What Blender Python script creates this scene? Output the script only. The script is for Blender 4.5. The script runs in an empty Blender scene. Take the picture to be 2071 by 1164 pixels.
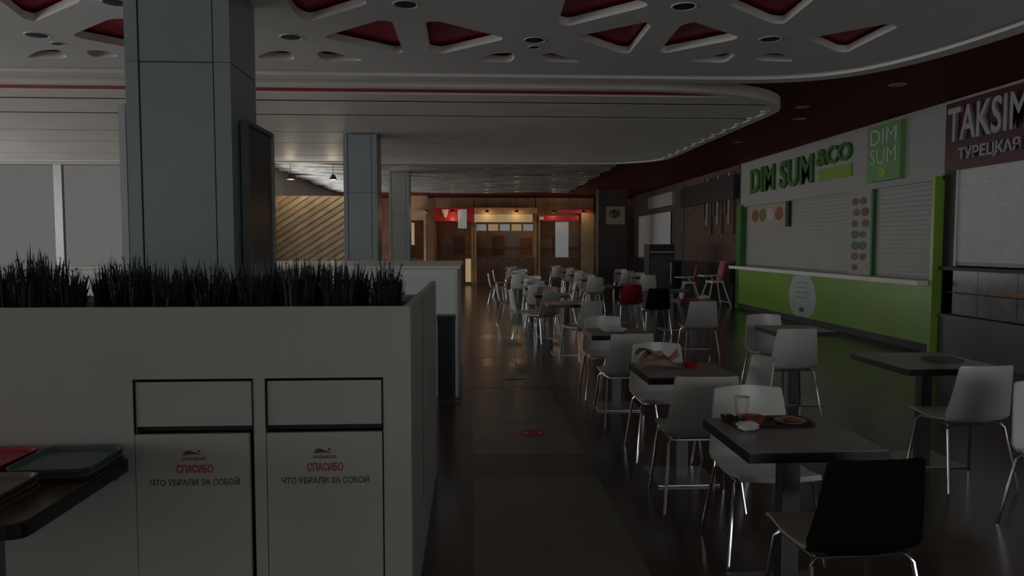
import bpy, bmesh, math, random
from mathutils import Vector, Matrix

random.seed(7)
SC = bpy.context.scene
COL = SC.collection

# ------------------------------------------------------------------ camera
F = 1480.0                      # focal length in photo pixels (2071 x 1164)
PITCH = math.atan(87.0 / F)     # looking slightly down
YAW = math.atan(80.5 * math.cos(PITCH) / F)
CAMZ = 1.6
cam_d = bpy.data.cameras.new('camera')
cam = bpy.data.objects.new('camera', cam_d)
COL.objects.link(cam)
cam.location = (0, 0, CAMZ)
cam.rotation_euler = (math.pi / 2 - PITCH, 0, -YAW)
cam_d.sensor_fit = 'HORIZONTAL'
cam_d.sensor_width = 36.0
cam_d.lens = 36.0 * F / 2071.0
cam_d.clip_end = 200
SC.camera = cam
CR = Matrix.Rotation(-YAW, 3, 'Z') @ Matrix.Rotation(math.pi / 2 - PITCH, 3, 'X')

# ------------------------------------------------------------------ world, daylight, exposure
W = bpy.data.worlds.new('world')
SC.world = W
W.use_nodes = True
_bg = W.node_tree.nodes['Background']
_bg.inputs['Color'].default_value = (1.0, 0.985, 0.97, 1)
_bg.inputs['Strength'].default_value = 2.6
SC.view_settings.view_transform = 'Standard'
SC.view_settings.look = 'None'
SC.view_settings.gamma = 1
SC.view_settings.use_curve_mapping = False
SC.view_settings.exposure = 0.0


def portal(loc, rot, sx, sy):
    l = bpy.data.lights.new('daylight_opening', 'AREA')
    l.shape = 'RECTANGLE'
    l.size = sx
    l.size_y = sy
    l.cycles.is_portal = True
    o = bpy.data.objects.new('daylight_opening', l)
    o.location = loc
    o.rotation_euler = rot
    COL.objects.link(o)


XL, XR, YB, YF = -12.6, 7.7, -6.0, 32.6
portal((XL + 0.02, 5.5, 1.85), (0, -math.pi / 2, 0), 3.1, 22.0)        # side glazing
portal((3.5, YB + 0.02, 1.85), (math.pi / 2, 0, 0), 6.8, 3.1)        # rear glazing
portal((-5.0, 25.0, 1.5), (0, -math.pi / 2, 0), 2.4, 12.0)           # added opening hidden behind the lattice wall, lights the far ceiling
portal((-9.5, 17.4, 1.85), (-math.pi / 2, 0, 0), 6.2, 3.1)             # glazing in view


def P(px, py, z=None, y=None, x=None):
    """photo pixel -> point on a plane of known height, depth or side"""
    d = CR @ Vector((px - 1035.5, 582.0 - py, -F))
    if z is not None:
        t = (z - CAMZ) / d.z
    elif y is not None:
        t = y / d.y
    else:
        t = x / d.x
    return Vector((0, 0, CAMZ)) + d * t


def dep(x, y):
    """distance along the lens axis -> distance along the hall"""
    return y


# ------------------------------------------------------------------ materials
MATS = {}


def mat(name, col, rough=0.5, metal=0.0, var=0.06, scale=6.0, bump=0.0, emit=None, es=0.0, coat=0.0, spec=None):
    m = bpy.data.materials.new(name)
    m.use_nodes = True
    nt = m.node_tree
    b = nt.nodes['Principled BSDF']
    tc = nt.nodes.new('ShaderNodeTexCoord')
    nz = nt.nodes.new('ShaderNodeTexNoise')
    nz.inputs['Scale'].default_value = scale
    nz.inputs['Detail'].default_value = 4
    nt.links.new(tc.outputs['Object'], nz.inputs['Vector'])
    rp = nt.nodes.new('ShaderNodeValToRGB')
    rp.color_ramp.elements[0].position = 0.3
    rp.color_ramp.elements[1].position = 0.7
    rp.color_ramp.elements[0].color = tuple(c * (1 - var) for c in col) + (1,)
    rp.color_ramp.elements[1].color = tuple(min(1, c * (1 + var)) for c in col) + (1,)
    nt.links.new(nz.outputs['Fac'], rp.inputs['Fac'])
    nt.links.new(rp.outputs['Color'], b.inputs['Base Color'])
    b.inputs['Roughness'].default_value = rough
    b.inputs['Metallic'].default_value = metal
    if coat:
        b.inputs['Coat Weight'].default_value = coat
        b.inputs['Coat Roughness'].default_value = 0.08
    if spec is not None:
        b.inputs['Specular IOR Level'].default_value = spec
    if bump:
        bp = nt.nodes.new('ShaderNodeBump')
        bp.inputs['Strength'].default_value = bump
        bp.inputs['Distance'].default_value = 0.01
        nt.links.new(nz.outputs['Fac'], bp.inputs['Height'])
        nt.links.new(bp.outputs['Normal'], b.inputs['Normal'])
    if emit:
        b.inputs['Emission Color'].default_value = tuple(emit) + (1,)
        b.inputs['Emission Strength'].default_value = es
    MATS[name] = m
    return m


def glass(name, tint):
    m = bpy.data.materials.new(name)
    m.use_nodes = True
    nt = m.node_tree
    nt.nodes.clear()
    out = nt.nodes.new('ShaderNodeOutputMaterial')
    tr = nt.nodes.new('ShaderNodeBsdfTransparent')
    tr.inputs['Color'].default_value = tuple(tint) + (1,)
    gl = nt.nodes.new('ShaderNodeBsdfGlossy')
    gl.inputs['Roughness'].default_value = 0.05
    gl.inputs['Color'].default_value = (0.8, 0.85, 0.9, 1)
    mx = nt.nodes.new('ShaderNodeMixShader')
    mx.inputs[0].default_value = 0.002
    nt.links.new(tr.outputs[0], mx.inputs[1])
    nt.links.new(gl.outputs[0], mx.inputs[2])
    nt.links.new(mx.outputs[0], out.inputs['Surface'])
    MATS[name] = m
    return m


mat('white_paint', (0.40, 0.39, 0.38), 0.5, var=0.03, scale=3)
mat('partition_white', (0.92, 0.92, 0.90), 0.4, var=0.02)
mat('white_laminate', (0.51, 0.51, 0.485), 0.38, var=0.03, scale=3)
mat('plate_white', (0.84, 0.83, 0.82), 0.5, var=0.03, scale=2)
mat('slat_white', (0.93, 0.875, 0.82), 0.5, var=0.05, scale=1.5)
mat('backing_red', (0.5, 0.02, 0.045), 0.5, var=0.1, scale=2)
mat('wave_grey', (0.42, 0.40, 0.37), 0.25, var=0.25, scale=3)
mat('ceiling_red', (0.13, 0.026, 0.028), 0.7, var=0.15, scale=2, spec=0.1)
mat('wall_dark', (0.075, 0.06, 0.055), 0.6, var=0.2, scale=2)
mat('wall_pale', (0.5, 0.48, 0.45), 0.6, var=0.05)
mat('column_metal', (0.33, 0.37, 0.39), 0.36, 0.15, var=0.04, scale=2)
mat('joint_dark', (0.02, 0.02, 0.022), 0.7)
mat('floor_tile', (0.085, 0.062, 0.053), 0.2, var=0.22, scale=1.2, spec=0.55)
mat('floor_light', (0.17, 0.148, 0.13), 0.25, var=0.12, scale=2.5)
mat('sticker_red', (0.42, 0.03, 0.035), 0.5)
mat('sticker_dark', (0.025, 0.022, 0.022), 0.5)
mat('sticker_white', (0.5, 0.45, 0.42), 0.5)
mat('shell_white', (0.68, 0.68, 0.66), 0.3, var=0.02)
mat('shell_black', (0.004, 0.004, 0.006), 0.7, var=0.05, spec=0.12)
mat('shell_red', (0.36, 0.015, 0.03), 0.35)
mat('shell_beige', (0.5, 0.38, 0.3), 0.4)
mat('seat_tan', (0.42, 0.35, 0.29), 0.35)
mat('chrome', (0.72, 0.72, 0.74), 0.16, 1.0, var=0.02)
mat('steel_dark', (0.09, 0.09, 0.1), 0.35, 0.7)
mat('steel_plate', (0.42, 0.42, 0.43), 0.3, 0.9)
mat('table_top', (0.30, 0.275, 0.265), 0.3, var=0.12, scale=14)
mat('table_edge', (0.012, 0.012, 0.014), 0.4)
mat('counter_top', (0.12, 0.085, 0.07), 0.25, var=0.2, scale=9)
mat('tray_blue', (0.10, 0.125, 0.145), 0.3)
mat('tray_red', (0.42, 0.02, 0.045), 0.35)
mat('tray_brown', (0.17, 0.13, 0.105), 0.35)
mat('tray_dark', (0.06, 0.022, 0.02), 0.35)
mat('paper_white', (0.7, 0.69, 0.67), 0.7, bump=0.3, scale=20)
mat('paper_tan', (0.42, 0.27, 0.21), 0.7, bump=0.3, scale=16)
mat('lettuce', (0.10, 0.14, 0.035), 0.5, var=0.4, scale=12)
mat('sauce_red', (0.5, 0.012, 0.03), 0.3)
mat('food_brown', (0.2, 0.08, 0.045), 0.5, var=0.4, scale=30)
mat('print_red', (0.42, 0.03, 0.05), 0.6)
mat('print_dark', (0.09, 0.09, 0.1), 0.6)
mat('soil', (0.02, 0.018, 0.016), 0.9)
mat('grass_a', (0.022, 0.042, 0.030), 0.6, var=0.35, scale=20)
mat('grass_b', (0.03, 0.05, 0.045), 0.6, var=0.35, scale=20)
mat('grass_c', (0.018, 0.03, 0.034), 0.6, var=0.35, scale=20)
mat('green_panel', (0.24, 0.43, 0.065), 0.3, var=0.08, scale=1)
mat('green_dark', (0.035, 0.17, 0.03), 0.4)
mat('green_pale', (0.16, 0.34, 0.11), 0.4)
mat('green_yellow', (0.3, 0.42, 0.03), 0.4)
mat('emblem_white', (0.52, 0.58, 0.55), 0.4, var=0.06, scale=4)
mat('emblem_line', (0.3, 0.38, 0.32), 0.5)
mat('shutter_grey', (0.37, 0.37, 0.36), 0.45, 0.1)
mat('shutter_white', (0.62, 0.62, 0.62), 0.5)
mat('maroon', (0.075, 0.012, 0.02), 0.4)
mat('letter_silver', (0.42, 0.40, 0.41), 0.4)
mat('marble_black', (0.03, 0.028, 0.032), 0.2, var=0.8, scale=5)
mat('navy_panel', (0.10, 0.10, 0.125), 0.35)
mat('wood_orange', (0.38, 0.15, 0.05), 0.5, var=0.2)
mat('plinth', (0.05, 0.055, 0.06), 0.5)
mat('bronze', (0.16, 0.095, 0.055), 0.35, 0.4, var=0.4, scale=9)
mat('brick_brown', (0.11, 0.06, 0.045), 0.7, var=0.3, scale=5)
mat('black_matte', (0.015, 0.015, 0.017), 0.5)
mat('bin_black', (0.012, 0.013, 0.016), 0.4)
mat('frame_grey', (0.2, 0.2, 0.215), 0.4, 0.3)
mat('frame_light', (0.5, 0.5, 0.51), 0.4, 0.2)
mat('poster_dark', (0.05, 0.045, 0.05), 0.3, var=0.6, scale=3)
mat('alu', (0.55, 0.56, 0.57), 0.4, 0.4)
mat('batten_warm', (0.56, 0.41, 0.27), 0.5, var=0.2, scale=3)
mat('batten_pale', (0.60, 0.53, 0.38), 0.5, var=0.2, scale=3)
mat('warm_wall', (0.62, 0.38, 0.22), 0.6, var=0.25, scale=2)
mat('warm_wall_b', (0.3, 0.17, 0.1), 0.6, var=0.3, scale=2)
mat('food_red', (0.34, 0.07, 0.05), 0.5, var=0.4, scale=20)
mat('food_pale', (0.42, 0.36, 0.27), 0.5, var=0.3, scale=20)
mat('food_green', (0.12, 0.16, 0.06), 0.5, var=0.3, scale=20)
mat('sign_red', (0.5, 0.03, 0.05), 0.4, emit=(1.0, 0.10, 0.10), es=0.055)
mat('sign_warm', (0.6, 0.5, 0.3), 0.5, emit=(1.0, 0.74, 0.42), es=0.15)
mat('sign_cool', (0.6, 0.62, 0.62), 0.5, emit=(0.85, 0.95, 1.0), es=0.09)
mat('lamp_warm', (0.6, 0.5, 0.3), 0.5, emit=(1.0, 0.66, 0.30), es=0.25)
mat('globe_white', (0.7, 0.68, 0.64), 0.4, emit=(1.0, 0.95, 0.85), es=0.03)
mat('led_white', (0.7, 0.7, 0.68), 0.3)
glass('glass_clear', (0.92, 0.94, 0.94))
glass('glass_rear', (0.88, 0.90, 0.90))
glass('glass_dimmed', (0.212, 0.211, 0.210))  # dark tint added only to dim the sky behind the window in view


# ------------------------------------------------------------------ mesh helpers
class MB:
    def __init__(s):
        s.v, s.f = [], []

    def add(s, vs, fs):
        n = len(s.v)
        s.v += [tuple(v) for v in vs]
        s.f += [tuple(i + n for i in f) for f in fs]
        return s

    def box(s, x0, x1, y0, y1, z0, z1):
        vs = [(x0, y0, z0), (x1, y0, z0), (x1, y1, z0), (x0, y1, z0), (x0, y0, z1), (x1, y0, z1), (x1, y1, z1), (x0, y1, z1)]
        return s.add(vs, [(0, 3, 2, 1), (4, 5, 6, 7), (0, 1, 5, 4), (1, 2, 6, 5), (2, 3, 7, 6), (3, 0, 4, 7)])

    def prism(s, poly, z0, z1, axis='z'):
        """poly in 2D; extruded along the axis between z0 and z1"""
        n = len(poly)

        def m(p, h):
            if axis == 'z':
                return (p[0], p[1], h)
            if axis == 'x':
                return (h, p[0], p[1])
            return (p[0], h, p[1])
        vs = [m(p, z0) for p in poly] + [m(p, z1) for p in poly]
        fs = [tuple(range(n))[::-1], tuple(range(n, 2 * n))]
        fs += [(i, (i + 1) % n, n + (i + 1) % n, n + i) for i in range(n)]
        return s.add(vs, fs)

    def tube(s, pts, r, n=8, r1=None):
        pts = [Vector(p) for p in pts]
        vs, fs = [], []
        up = Vector((0.13, 0.31, 0.94))
        for i, p in enumerate(pts):
            a = pts[max(i - 1, 0)]
            b = pts[min(i + 1, len(pts) - 1)]
            t = (b - a).normalized()
            u = t.cross(up)
            if u.length < 1e-3:
                u = t.cross(Vector((1, 0, 0)))
            u.normalize()
            w = t.cross(u)
            rr = r if r1 is None else r + (r1 - r) * i / (len(pts) - 1)
            for k in range(n):
                an = 2 * math.pi * k / n
                vs.append(p + u * (rr * math.cos(an)) + w * (rr * math.sin(an)))
        for i in range(len(pts) - 1):
            for k in range(n):
                k2 = (k + 1) % n
                fs.append((i * n + k, i * n + k2, (i + 1) * n + k2, (i + 1) * n + k))
        fs.append(tuple(range(n))[::-1])
        fs.append(tuple((len(pts) - 1) * n + k for k in range(n)))
        return s.add(vs, fs)

    def lathe(s, prof, n=20, c=(0, 0, 0), sy=1.0):
        vs, fs = [], []
        for r, z in prof:
            for k in range(n):
                a = 2 * math.pi * k / n
                vs.append((c[0] + r * math.cos(a), c[1] + sy * r * math.sin(a), c[2] + z))
        m = len(prof)
        for i in range(m - 1):
            for k in range(n):
                k2 = (k + 1) % n
                fs.append((i * n + k, i * n + k2, (i + 1) * n + k2, (i + 1) * n + k))
        if prof[0][0] > 1e-5:
            fs.append(tuple(range(n))[::-1])
        if prof[-1][0] > 1e-5:
            fs.append(tuple((m - 1) * n + k for k in range(n)))
        return s.add(vs, fs)

    def sheet(s, rows, t):
        """grid of points given a thickness t along its own normals"""
        R, C = len(rows), len(rows[0])
        g = [[Vector(p) for p in r] for r in rows]
        vs, bk = [], []
        for i in range(R):
            for j in range(C):
                a = g[min(i + 1, R - 1)][j] - g[max(i - 1, 0)][j]
                b = g[i][min(j + 1, C - 1)] - g[i][max(j - 1, 0)]
                nn = a.cross(b)
                nn = nn.normalized() if nn.length > 1e-9 else Vector((0, 0, 1))
                vs.append(g[i][j])
                bk.append(g[i][j] + nn * t)
        N = R * C
        fs = []
        for i in range(R - 1):
            for j in range(C - 1):
                a, b, c, d = i * C + j, i * C + j + 1, (i + 1) * C + j + 1, (i + 1) * C + j
                fs.append((a, b, c, d))
                fs.append((N + a, N + d, N + c, N + b))
        rim = [j for j in range(C)] + [i * C + C - 1 for i in range(1, R)] + [(R - 1) * C + j for j in range(C - 2, -1, -1)] + [i * C for i in range(R - 2, 0, -1)]
        for k in range(len(rim)):
            a, b = rim[k], rim[(k + 1) % len(rim)]
            fs.append((a, N + a, N + b, b))
        return s.add(vs + bk, fs)

    def build(s, name, m, parent=None, smooth=False, bevel=0.0, mtx=None):
        me = bpy.data.meshes.new(name)
        bm = bmesh.new()
        vv = [bm.verts.new(v) for v in s.v]
        for f in s.f:
            try:
                bm.faces.new([vv[i] for i in f])
            except ValueError:
                pass
        bmesh.ops.remove_doubles(bm, verts=bm.verts, dist=1e-6)
        if bevel:
            ed = [e for e in bm.edges if len(e.link_faces) == 2 and e.calc_face_angle(0) > 0.6]
            bmesh.ops.bevel(bm, geom=ed, offset=bevel, segments=2, affect='EDGES', profile=0.6)
        bmesh.ops.recalc_face_normals(bm, faces=bm.faces)
        bm.to_mesh(me)
        bm.free()
        if mtx is not None:
            me.transform(mtx)
        me.materials.append(MATS[m])
        if smooth:
            for p in me.polygons:
                p.use_smooth = True
            try:
                me.set_sharp_from_angle(angle=math.radians(40))
            except Exception:
                pass
        o = bpy.data.objects.new(name, me)
        COL.objects.link(o)
        if parent is not None:
            o.parent = parent
        return o


def B(name, m, parent, x0, x1, y0, y1, z0, z1, bevel=0.0):
    return MB().box(x0, x1, y0, y1, z0, z1).build(name, m, parent, bevel=bevel)


def tag(o, label, cat, group=None):
    o['label'] = label
    o['category'] = cat
    if group:
        o['group'] = group
    return o


def struct(o, label=None):
    o['kind'] = 'structure'
    if label:
        o['label'] = label
    return o


def thing(name, label, cat, loc=(0, 0, 0), rz=0.0, group=None):
    o = bpy.data.objects.new(name, None)
    COL.objects.link(o)
    o.location = loc
    o.rotation_euler = (0, 0, rz)
    o.empty_display_size = 0.1
    return tag(o, label, cat, group)


def kids(o):
    return [c for c in bpy.data.objects if c.parent is o]


CH = {}


def copy_tree(o, parent=None, swap=None):
    c = o.copy()
    COL.objects.link(c)
    c.parent = parent
    if c.type == 'MESH' and swap:
        for k, v in swap.items():
            if o.name.split('.')[0] == k:
                c.data = o.data.copy()
                c.data.materials.clear()
                c.data.materials.append(MATS[v])
    for ch in CH.setdefault(o.name, kids(o)):
        copy_tree(ch, c, swap)
    return c


def round_poly(pts, r, seg=5):
    out = []
    n = len(pts)
    for i in range(n):
        p = Vector(pts[i][:2])
        a = Vector(pts[i - 1][:2]) - p
        b = Vector(pts[(i + 1) % n][:2]) - p
        d = min(r, a.length * 0.42, b.length * 0.42)
        p0, p1 = p + a.normalized() * d, p + b.normalized() * d
        for k in range(seg + 1):
            t = k / seg
            out.append(tuple((p0 * (1 - t) * (1 - t) + p * 2 * t * (1 - t) + p1 * t * t)[:]))
    return out


def text_mesh(name, body, m, parent, mtx, height, width=None, depth=0.01, align='LEFT', shear=0.0, bold=0.0):
    """lettering as a mesh; local x along the line, y up, z out of the wall"""
    cu = bpy.data.curves.new(name, 'FONT')
    cu.body = body
    cu.extrude = 0.5
    cu.shear = shear
    cu.resolution_u = 3
    cu.offset = bold
    tmp = bpy.data.objects.new(name, cu)
    COL.objects.link(tmp)
    dg = bpy.context.evaluated_depsgraph_get()
    dg.update()
    me = bpy.data.meshes.new_from_object(tmp.evaluated_get(dg))
    COL.objects.unlink(tmp)
    bpy.data.objects.remove(tmp)
    xs = [v.co.x for v in me.vertices]
    ys = [v.co.y for v in me.vertices]
    x0, x1, y0, y1 = min(xs), max(xs), min(ys), max(ys)
    sy = height / (y1 - y0)
    sx = sy if width is None else width / (x1 - x0)
    off = x0 if align == 'LEFT' else (x0 + x1) / 2
    for v in me.vertices:
        v.co = ((v.co.x - off) * sx, (v.co.y - y0) * sy, (v.co.z + 0.5) * depth)
    me.transform(mtx)
    me.materials.clear()
    me.materials.append(MATS[m])
    o = bpy.data.objects.new(name, me)
    COL.objects.link(o)
    o.parent = parent
    return o


def fill_curve(name, outer, holes, z0, z1, m, parent):
    cu = bpy.data.curves.new(name, 'CURVE')
    cu.dimensions = '2D'
    cu.fill_mode = 'BOTH'
    cu.extrude = (z1 - z0) / 2
    for poly in [outer] + holes:
        sp = cu.splines.new('POLY')
        sp.points.add(len(poly) - 1)
        for i, p in enumerate(poly):
            sp.points[i].co = (p[0], p[1], 0, 1)
        sp.use_cyclic_u = True
    tmp = bpy.data.objects.new(name, cu)
    COL.objects.link(tmp)
    dg = bpy.context.evaluated_depsgraph_get()
    dg.update()
    me = bpy.data.meshes.new_from_object(tmp.evaluated_get(dg))
    COL.objects.unlink(tmp)
    bpy.data.objects.remove(tmp)
    me.transform(Matrix.Translation((0, 0, (z0 + z1) / 2)))
    me.materials.clear()
    me.materials.append(MATS[m])
    o = bpy.data.objects.new(name, me)
    COL.objects.link(o)
    o.parent = parent
    return o


def wallm(x, y, z):
    """frame of a wall facing -X, reading direction towards the camera side"""
    return Matrix(((0, 0, -1, x), (-1, 0, 0, y), (0, 1, 0, z), (0, 0, 0, 1)))


def frontm(x, y, z):
    """frame of a face towards -Y"""
    return Matrix(((1, 0, 0, x), (0, 0, -1, y), (0, 1, 0, z), (0, 0, 0, 1)))


# ================================================================== SETTING
ZC = 3.66      # red ceiling
ZP = 3.50      # underside of the hung white ceilings

PLAN = [(XL, YB), (XR, YB), (XR, YF), (-5.2, YF), (-5.2, 17.6), (XL, 17.6)]
floor = struct(MB().prism(PLAN, -0.12, 0.0).build('floor', 'floor_tile'), 'dark brown polished tile floor')
# paler inlays of the walkway
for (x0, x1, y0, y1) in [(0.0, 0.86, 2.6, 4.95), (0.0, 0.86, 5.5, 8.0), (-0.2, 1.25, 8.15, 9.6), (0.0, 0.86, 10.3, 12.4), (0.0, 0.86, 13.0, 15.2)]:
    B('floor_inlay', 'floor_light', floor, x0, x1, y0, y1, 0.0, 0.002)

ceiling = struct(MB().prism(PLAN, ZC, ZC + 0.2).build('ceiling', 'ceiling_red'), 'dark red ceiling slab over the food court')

wall_right = struct(B('wall_right', 'wall_dark', None, XR, XR + 0.2, YB, YF, 0, ZC))
wall_far = struct(B('wall_far', 'warm_wall_b', None, -5.25, XR, YF, YF + 0.2, 0, ZC))
# left wall: sill and head with glazing between
wl = MB().box(XL - 0.2, XL, YB, -5.5, 0, ZC).box(XL - 0.2, XL, 16.5, 17.6, 0, ZC)
wl.box(XL - 0.2, XL, -5.5, 16.5, 0, 0.3).box(XL - 0.2, XL, -5.5, 16.5, 3.4, ZC)
wall_left = struct(wl.build('wall_left', 'wall_pale'))
wb = MB().box(XL, 0.1, YB - 0.2, YB, 0, ZC).box(6.9, XR, YB - 0.2, YB, 0, ZC)
wb.box(0.1, 6.9, YB - 0.2, YB, 0, 0.3).box(0.1, 6.9, YB - 0.2, YB, 3.4, ZC)
wall_back = struct(wb.build('wall_back', 'wall_pale'))
# screen wall at the left that carries the big window in view
YW = 17.4
ws = MB().box(XL, -6.4, YW, YW + 0.2, 0, 0.3).box(XL, -6.4, YW, YW + 0.2, 3.44, ZC).box(-6.4, -5.05, YW, YW + 0.2, 0, ZC)
wall_screen = struct(ws.build('wall_screen', 'wall_pale'))
wsd = MB().box(-5.25, -5.05, YW + 0.2, 19.0, 0, ZC).box(-5.25, -5.05, 31.0, YF, 0, ZC)
wsd.box(-5.25, -5.05, 19.0, 31.0, 0, 0.3).box(-5.25, -5.05, 19.0, 31.0, 2.75, ZC)
wall_side = struct(wsd.build('wall_side', 'wall_pale'))
# added wall behind the camera, keeps rear daylight off the waste station
shade_wall = struct(B('shade_wall', 'wall_pale', None, -6.0, 1.6, -1.6, -1.45, 0, ZP - 0.03))


def window(n, pts, pane_mat, frame='alu', ztop=3.42, mw=0.03):
    """pts: (axis, fixed, a0, a1, count)"""
    ax, fx, a0, a1, cnt = pts
    e = bpy.data.objects.new('window_%d' % n, None)
    COL.objects.link(e)
    struct(e)
    st = (a1 - a0) / cnt
    for i in range(cnt):
        p0, p1 = a0 + i * st + 0.03, a0 + (i + 1) * st - 0.03
        if ax == 'x':
            B('pane', pane_mat, e, fx - 0.006, fx + 0.006, p0, p1, 0.33, ztop - 0.01)
        else:
            B('pane', pane_mat, e, p0, p1, fx - 0.006, fx + 0.006, 0.33, ztop - 0.01)
    for i in range(cnt + 1):
        c = a0 + i * st
        if ax == 'x':
            B('mullion', frame, e, fx - 0.05, fx + 0.05, c - mw, c + mw, 0.3, ztop)
        else:
            B('mullion', frame, e, c - mw, c + mw, fx - 0.05, fx + 0.05, 0.3, ztop)
    return e


window(1, ('y', YW + 0.1, -12.6, -6.4, 2), 'glass_dimmed', 'frame_light', ztop=3.45, mw=0.09)
window(2, ('x', XL - 0.1, -5.5, 16.5, 11), 'glass_clear')

window(3, ('y', YB - 0.1, 0.1, 6.9, 4), 'glass_rear')
window(4, ('x', -5.15, 19.0, 31.0, 6), 'glass_clear', ztop=2.75)  # hidden window added to brighten the far ceiling

# ---- hung plate with the branching cut-outs
def ring(pix, z=ZP):
    return [tuple(P(a, b, z=z)[:2]) for a, b in pix]


CUTS = [
    [(565, -22), (600, 32), (625, 44), (752, 6), (690, -28)],
    [(-12, -8), (48, 38), (70, 44), (170, 0), (130, -28), (20, -32)],
    [(140, 73), (225, 37), (286, 39), (302, 98), (286, 101)],
    [(648, 76), (766, 41), (793, 43), (816, 106), (800, 108)],
    [(860, 44), (886, 43), (1028, 78), (892, 109), (870, 105)],
    [(1128, 47), (1148, -14), (1180, -32), (1322, 10), (1148, 53)],
    [(1158, 75), (1309, 44), (1318, 52), (1272, 108), (1252, 107)],
    [(1333, 104), (1376, 52), (1402, 44), (1502, 77), (1342, 108)],
    [(1468, 8), (1562, -20), (1668, -18), (1584, 49), (1560, 47)],
    [(1632, 78), (1802, 47), (1818, 54), (1712, 106), (1694, 105)],
    [(50, 117), (80, 102), (118, 100), (132, 109), (136, 118)],
    [(172, 102), (204, 101), (248, 115), (186, 116)],
    [(514, 117), (546, 104), (580, 103), (592, 110), (597, 122)],
    [(640, 106), (662, 103), (742, 123), (650, 123)],
    [(953, 123), (1000, 108), (1038, 107), (1042, 115), (1032, 127)],
    [(1093, 111), (1115, 107), (1178, 126), (1104, 125)],
    [(1386, 123), (1475, 107), (1488, 110), (1466, 128)],
    [(1526, 118), (1550, 108), (1580, 108), (1608, 125), (1538, 123)],
]
holes = [ring(c) for c in CUTS]
for dy in (-3.0, -5.9, -8.6):
    for k in (3, 4, 6, 7):
        holes.append([(x, y + dy) for x, y in holes[k]])
holes = [round_poly(h, 0.13, 4) for h in holes]
outer = [(XL + 0.02, YB + 0.02), (4.75, YB + 0.02), (4.72, 4.5), (4.62, 6.2), (4.42, 7.2), (4.1, 7.85), (3.6, 8.12), (2.8, 8.2), (XL + 0.02, 8.2)]
outer = round_poly(outer, 0.6, 5)
plate = fill_curve('cutout_plate', outer, holes, ZP, ZP + 0.07, 'plate_white', ceiling)
edge_in = [(4.95, YB + 0.02), (4.92, 4.5), (4.82, 6.3), (4.6, 7.35), (4.22, 8.05), (3.65, 8.36), (2.8, 8.45), (XL + 0.02, 8.45)]


def smooth_path(pts, it=3):
    pts = [Vector(p) for p in pts]
    for _ in range(it):
        q = [pts[0]]
        for a, b in zip(pts[:-1], pts[1:]):
            q += [a * 0.75 + b * 0.25, a * 0.25 + b * 0.75]
        q.append(pts[-1])
        pts = q
    return [tuple(p) for p in pts]


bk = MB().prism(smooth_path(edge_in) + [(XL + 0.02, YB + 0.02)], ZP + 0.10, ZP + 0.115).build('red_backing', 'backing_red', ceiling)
plate['label'] = 'white hung plate with triangular cut-outs showing red'
# raised edging strip along the plate, leaving the thin red slot seen at the right


def strip(path, w, z0, z1, name, m, parent):
    mb = MB()
    n = len(path)
    L, R = [], []
    for i, p in enumerate(path):
        a = Vector(path[max(i - 1, 0)])
        b = Vector(path[min(i + 1, n - 1)])
        t = (b - a).normalized()
        nn = Vector((t.y, -t.x))
        L.append(Vector(p) + nn * w / 2)
        R.append(Vector(p) - nn * w / 2)
    for i in range(n - 1):
        q = [L[i], L[i + 1], R[i + 1], R[i]]
        mb.add([(v.x, v.y, z0) for v in q] + [(v.x, v.y, z1) for v in q],
               [(0, 1, 2, 3), (4, 7, 6, 5), (0, 4, 5, 1), (2, 6, 7, 3)])
    return mb.build(name, m, parent)


strip(smooth_path(edge_in), 0.2, ZP - 0.02, ZC, 'plate_edging', 'plate_white', ceiling)

# ---- oval slatted canopy
CX1, CY0, CY1 = 4.32, 9.05, 17.3
can = [(XL + 0.05, CY0)]
can += [(1.6, CY0)]
for k in range(0, 11):
    a = -math.pi / 2 + k / 10 * math.pi / 2
    can.append((CX1 - 2.3 + 2.3 * math.cos(a), CY0 + 1.5 + 1.5 * math.sin(a)))
for k in range(0, 9):
    a = k / 8 * math.pi / 2
    can.append((CX1 - 1.6 + 1.6 * math.cos(a), CY1 - 1.3 + 1.3 * math.sin(a)))
can.append((XL + 0.05, CY1))
strip(can, 0.14, ZP, ZP + 0.145, 'canopy_rim', 'slat_white', ceiling)


def right_x(y):
    best = None
    for (a, b) in zip(can[:-1], can[1:]):
        lo, hi = min(a[1], b[1]), max(a[1], b[1])
        if lo <= y <= hi and hi - lo > 1e-6 and max(a[0], b[0]) > 0:
            t = (y - a[1]) / (b[1] - a[1])
            x = a[0] + t * (b[0] - a[0])
            best = x if best is None else max(best, x)
    return (best if best is not None else 2.0) - 0.07


slats = [9.5, 10.04, 11.12, 12.75, 14.1, 16.0, 17.15]
for i, (a, b) in enumerate(zip(slats[:-1], slats[1:])):
    gap = 0.085 if i < 2 else 0.045
    b -= gap
    n = 5
    zA, zB = ZP + 0.014, ZP + 0.016
    rowA = [a + (b - a) * k / n for k in range(n + 1)]
    vs, fs = [], []
    for y in rowA:
        z = zA + (zB - zA) * (y - a) / (b - a)
        vs += [(XL + 0.1, y, z), (right_x(y), y, z), (right_x(y), y, z + 0.03), (XL + 0.1, y, z + 0.03)]
    for k in range(n):
        o = 4 * k
        fs += [(o, o + 1, o + 5, o + 4), (o + 1, o + 2, o + 6, o + 5), (o + 2, o + 3, o + 7, o + 6), (o + 3, o, o + 4, o + 7)]
    fs += [(0, 3, 2, 1), (4 * n, 4 * n + 1, 4 * n + 2, 4 * n + 3)]
    MB().add(vs, fs).build('canopy_slat', 'slat_white', ceiling)
    B('slat_joint', 'joint_dark', ceiling, XL + 0.1, right_x(b + gap / 2) - 0.02, b + 0.001, b + gap - 0.001, ZP + 0.017, ZP + 0.04)
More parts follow.
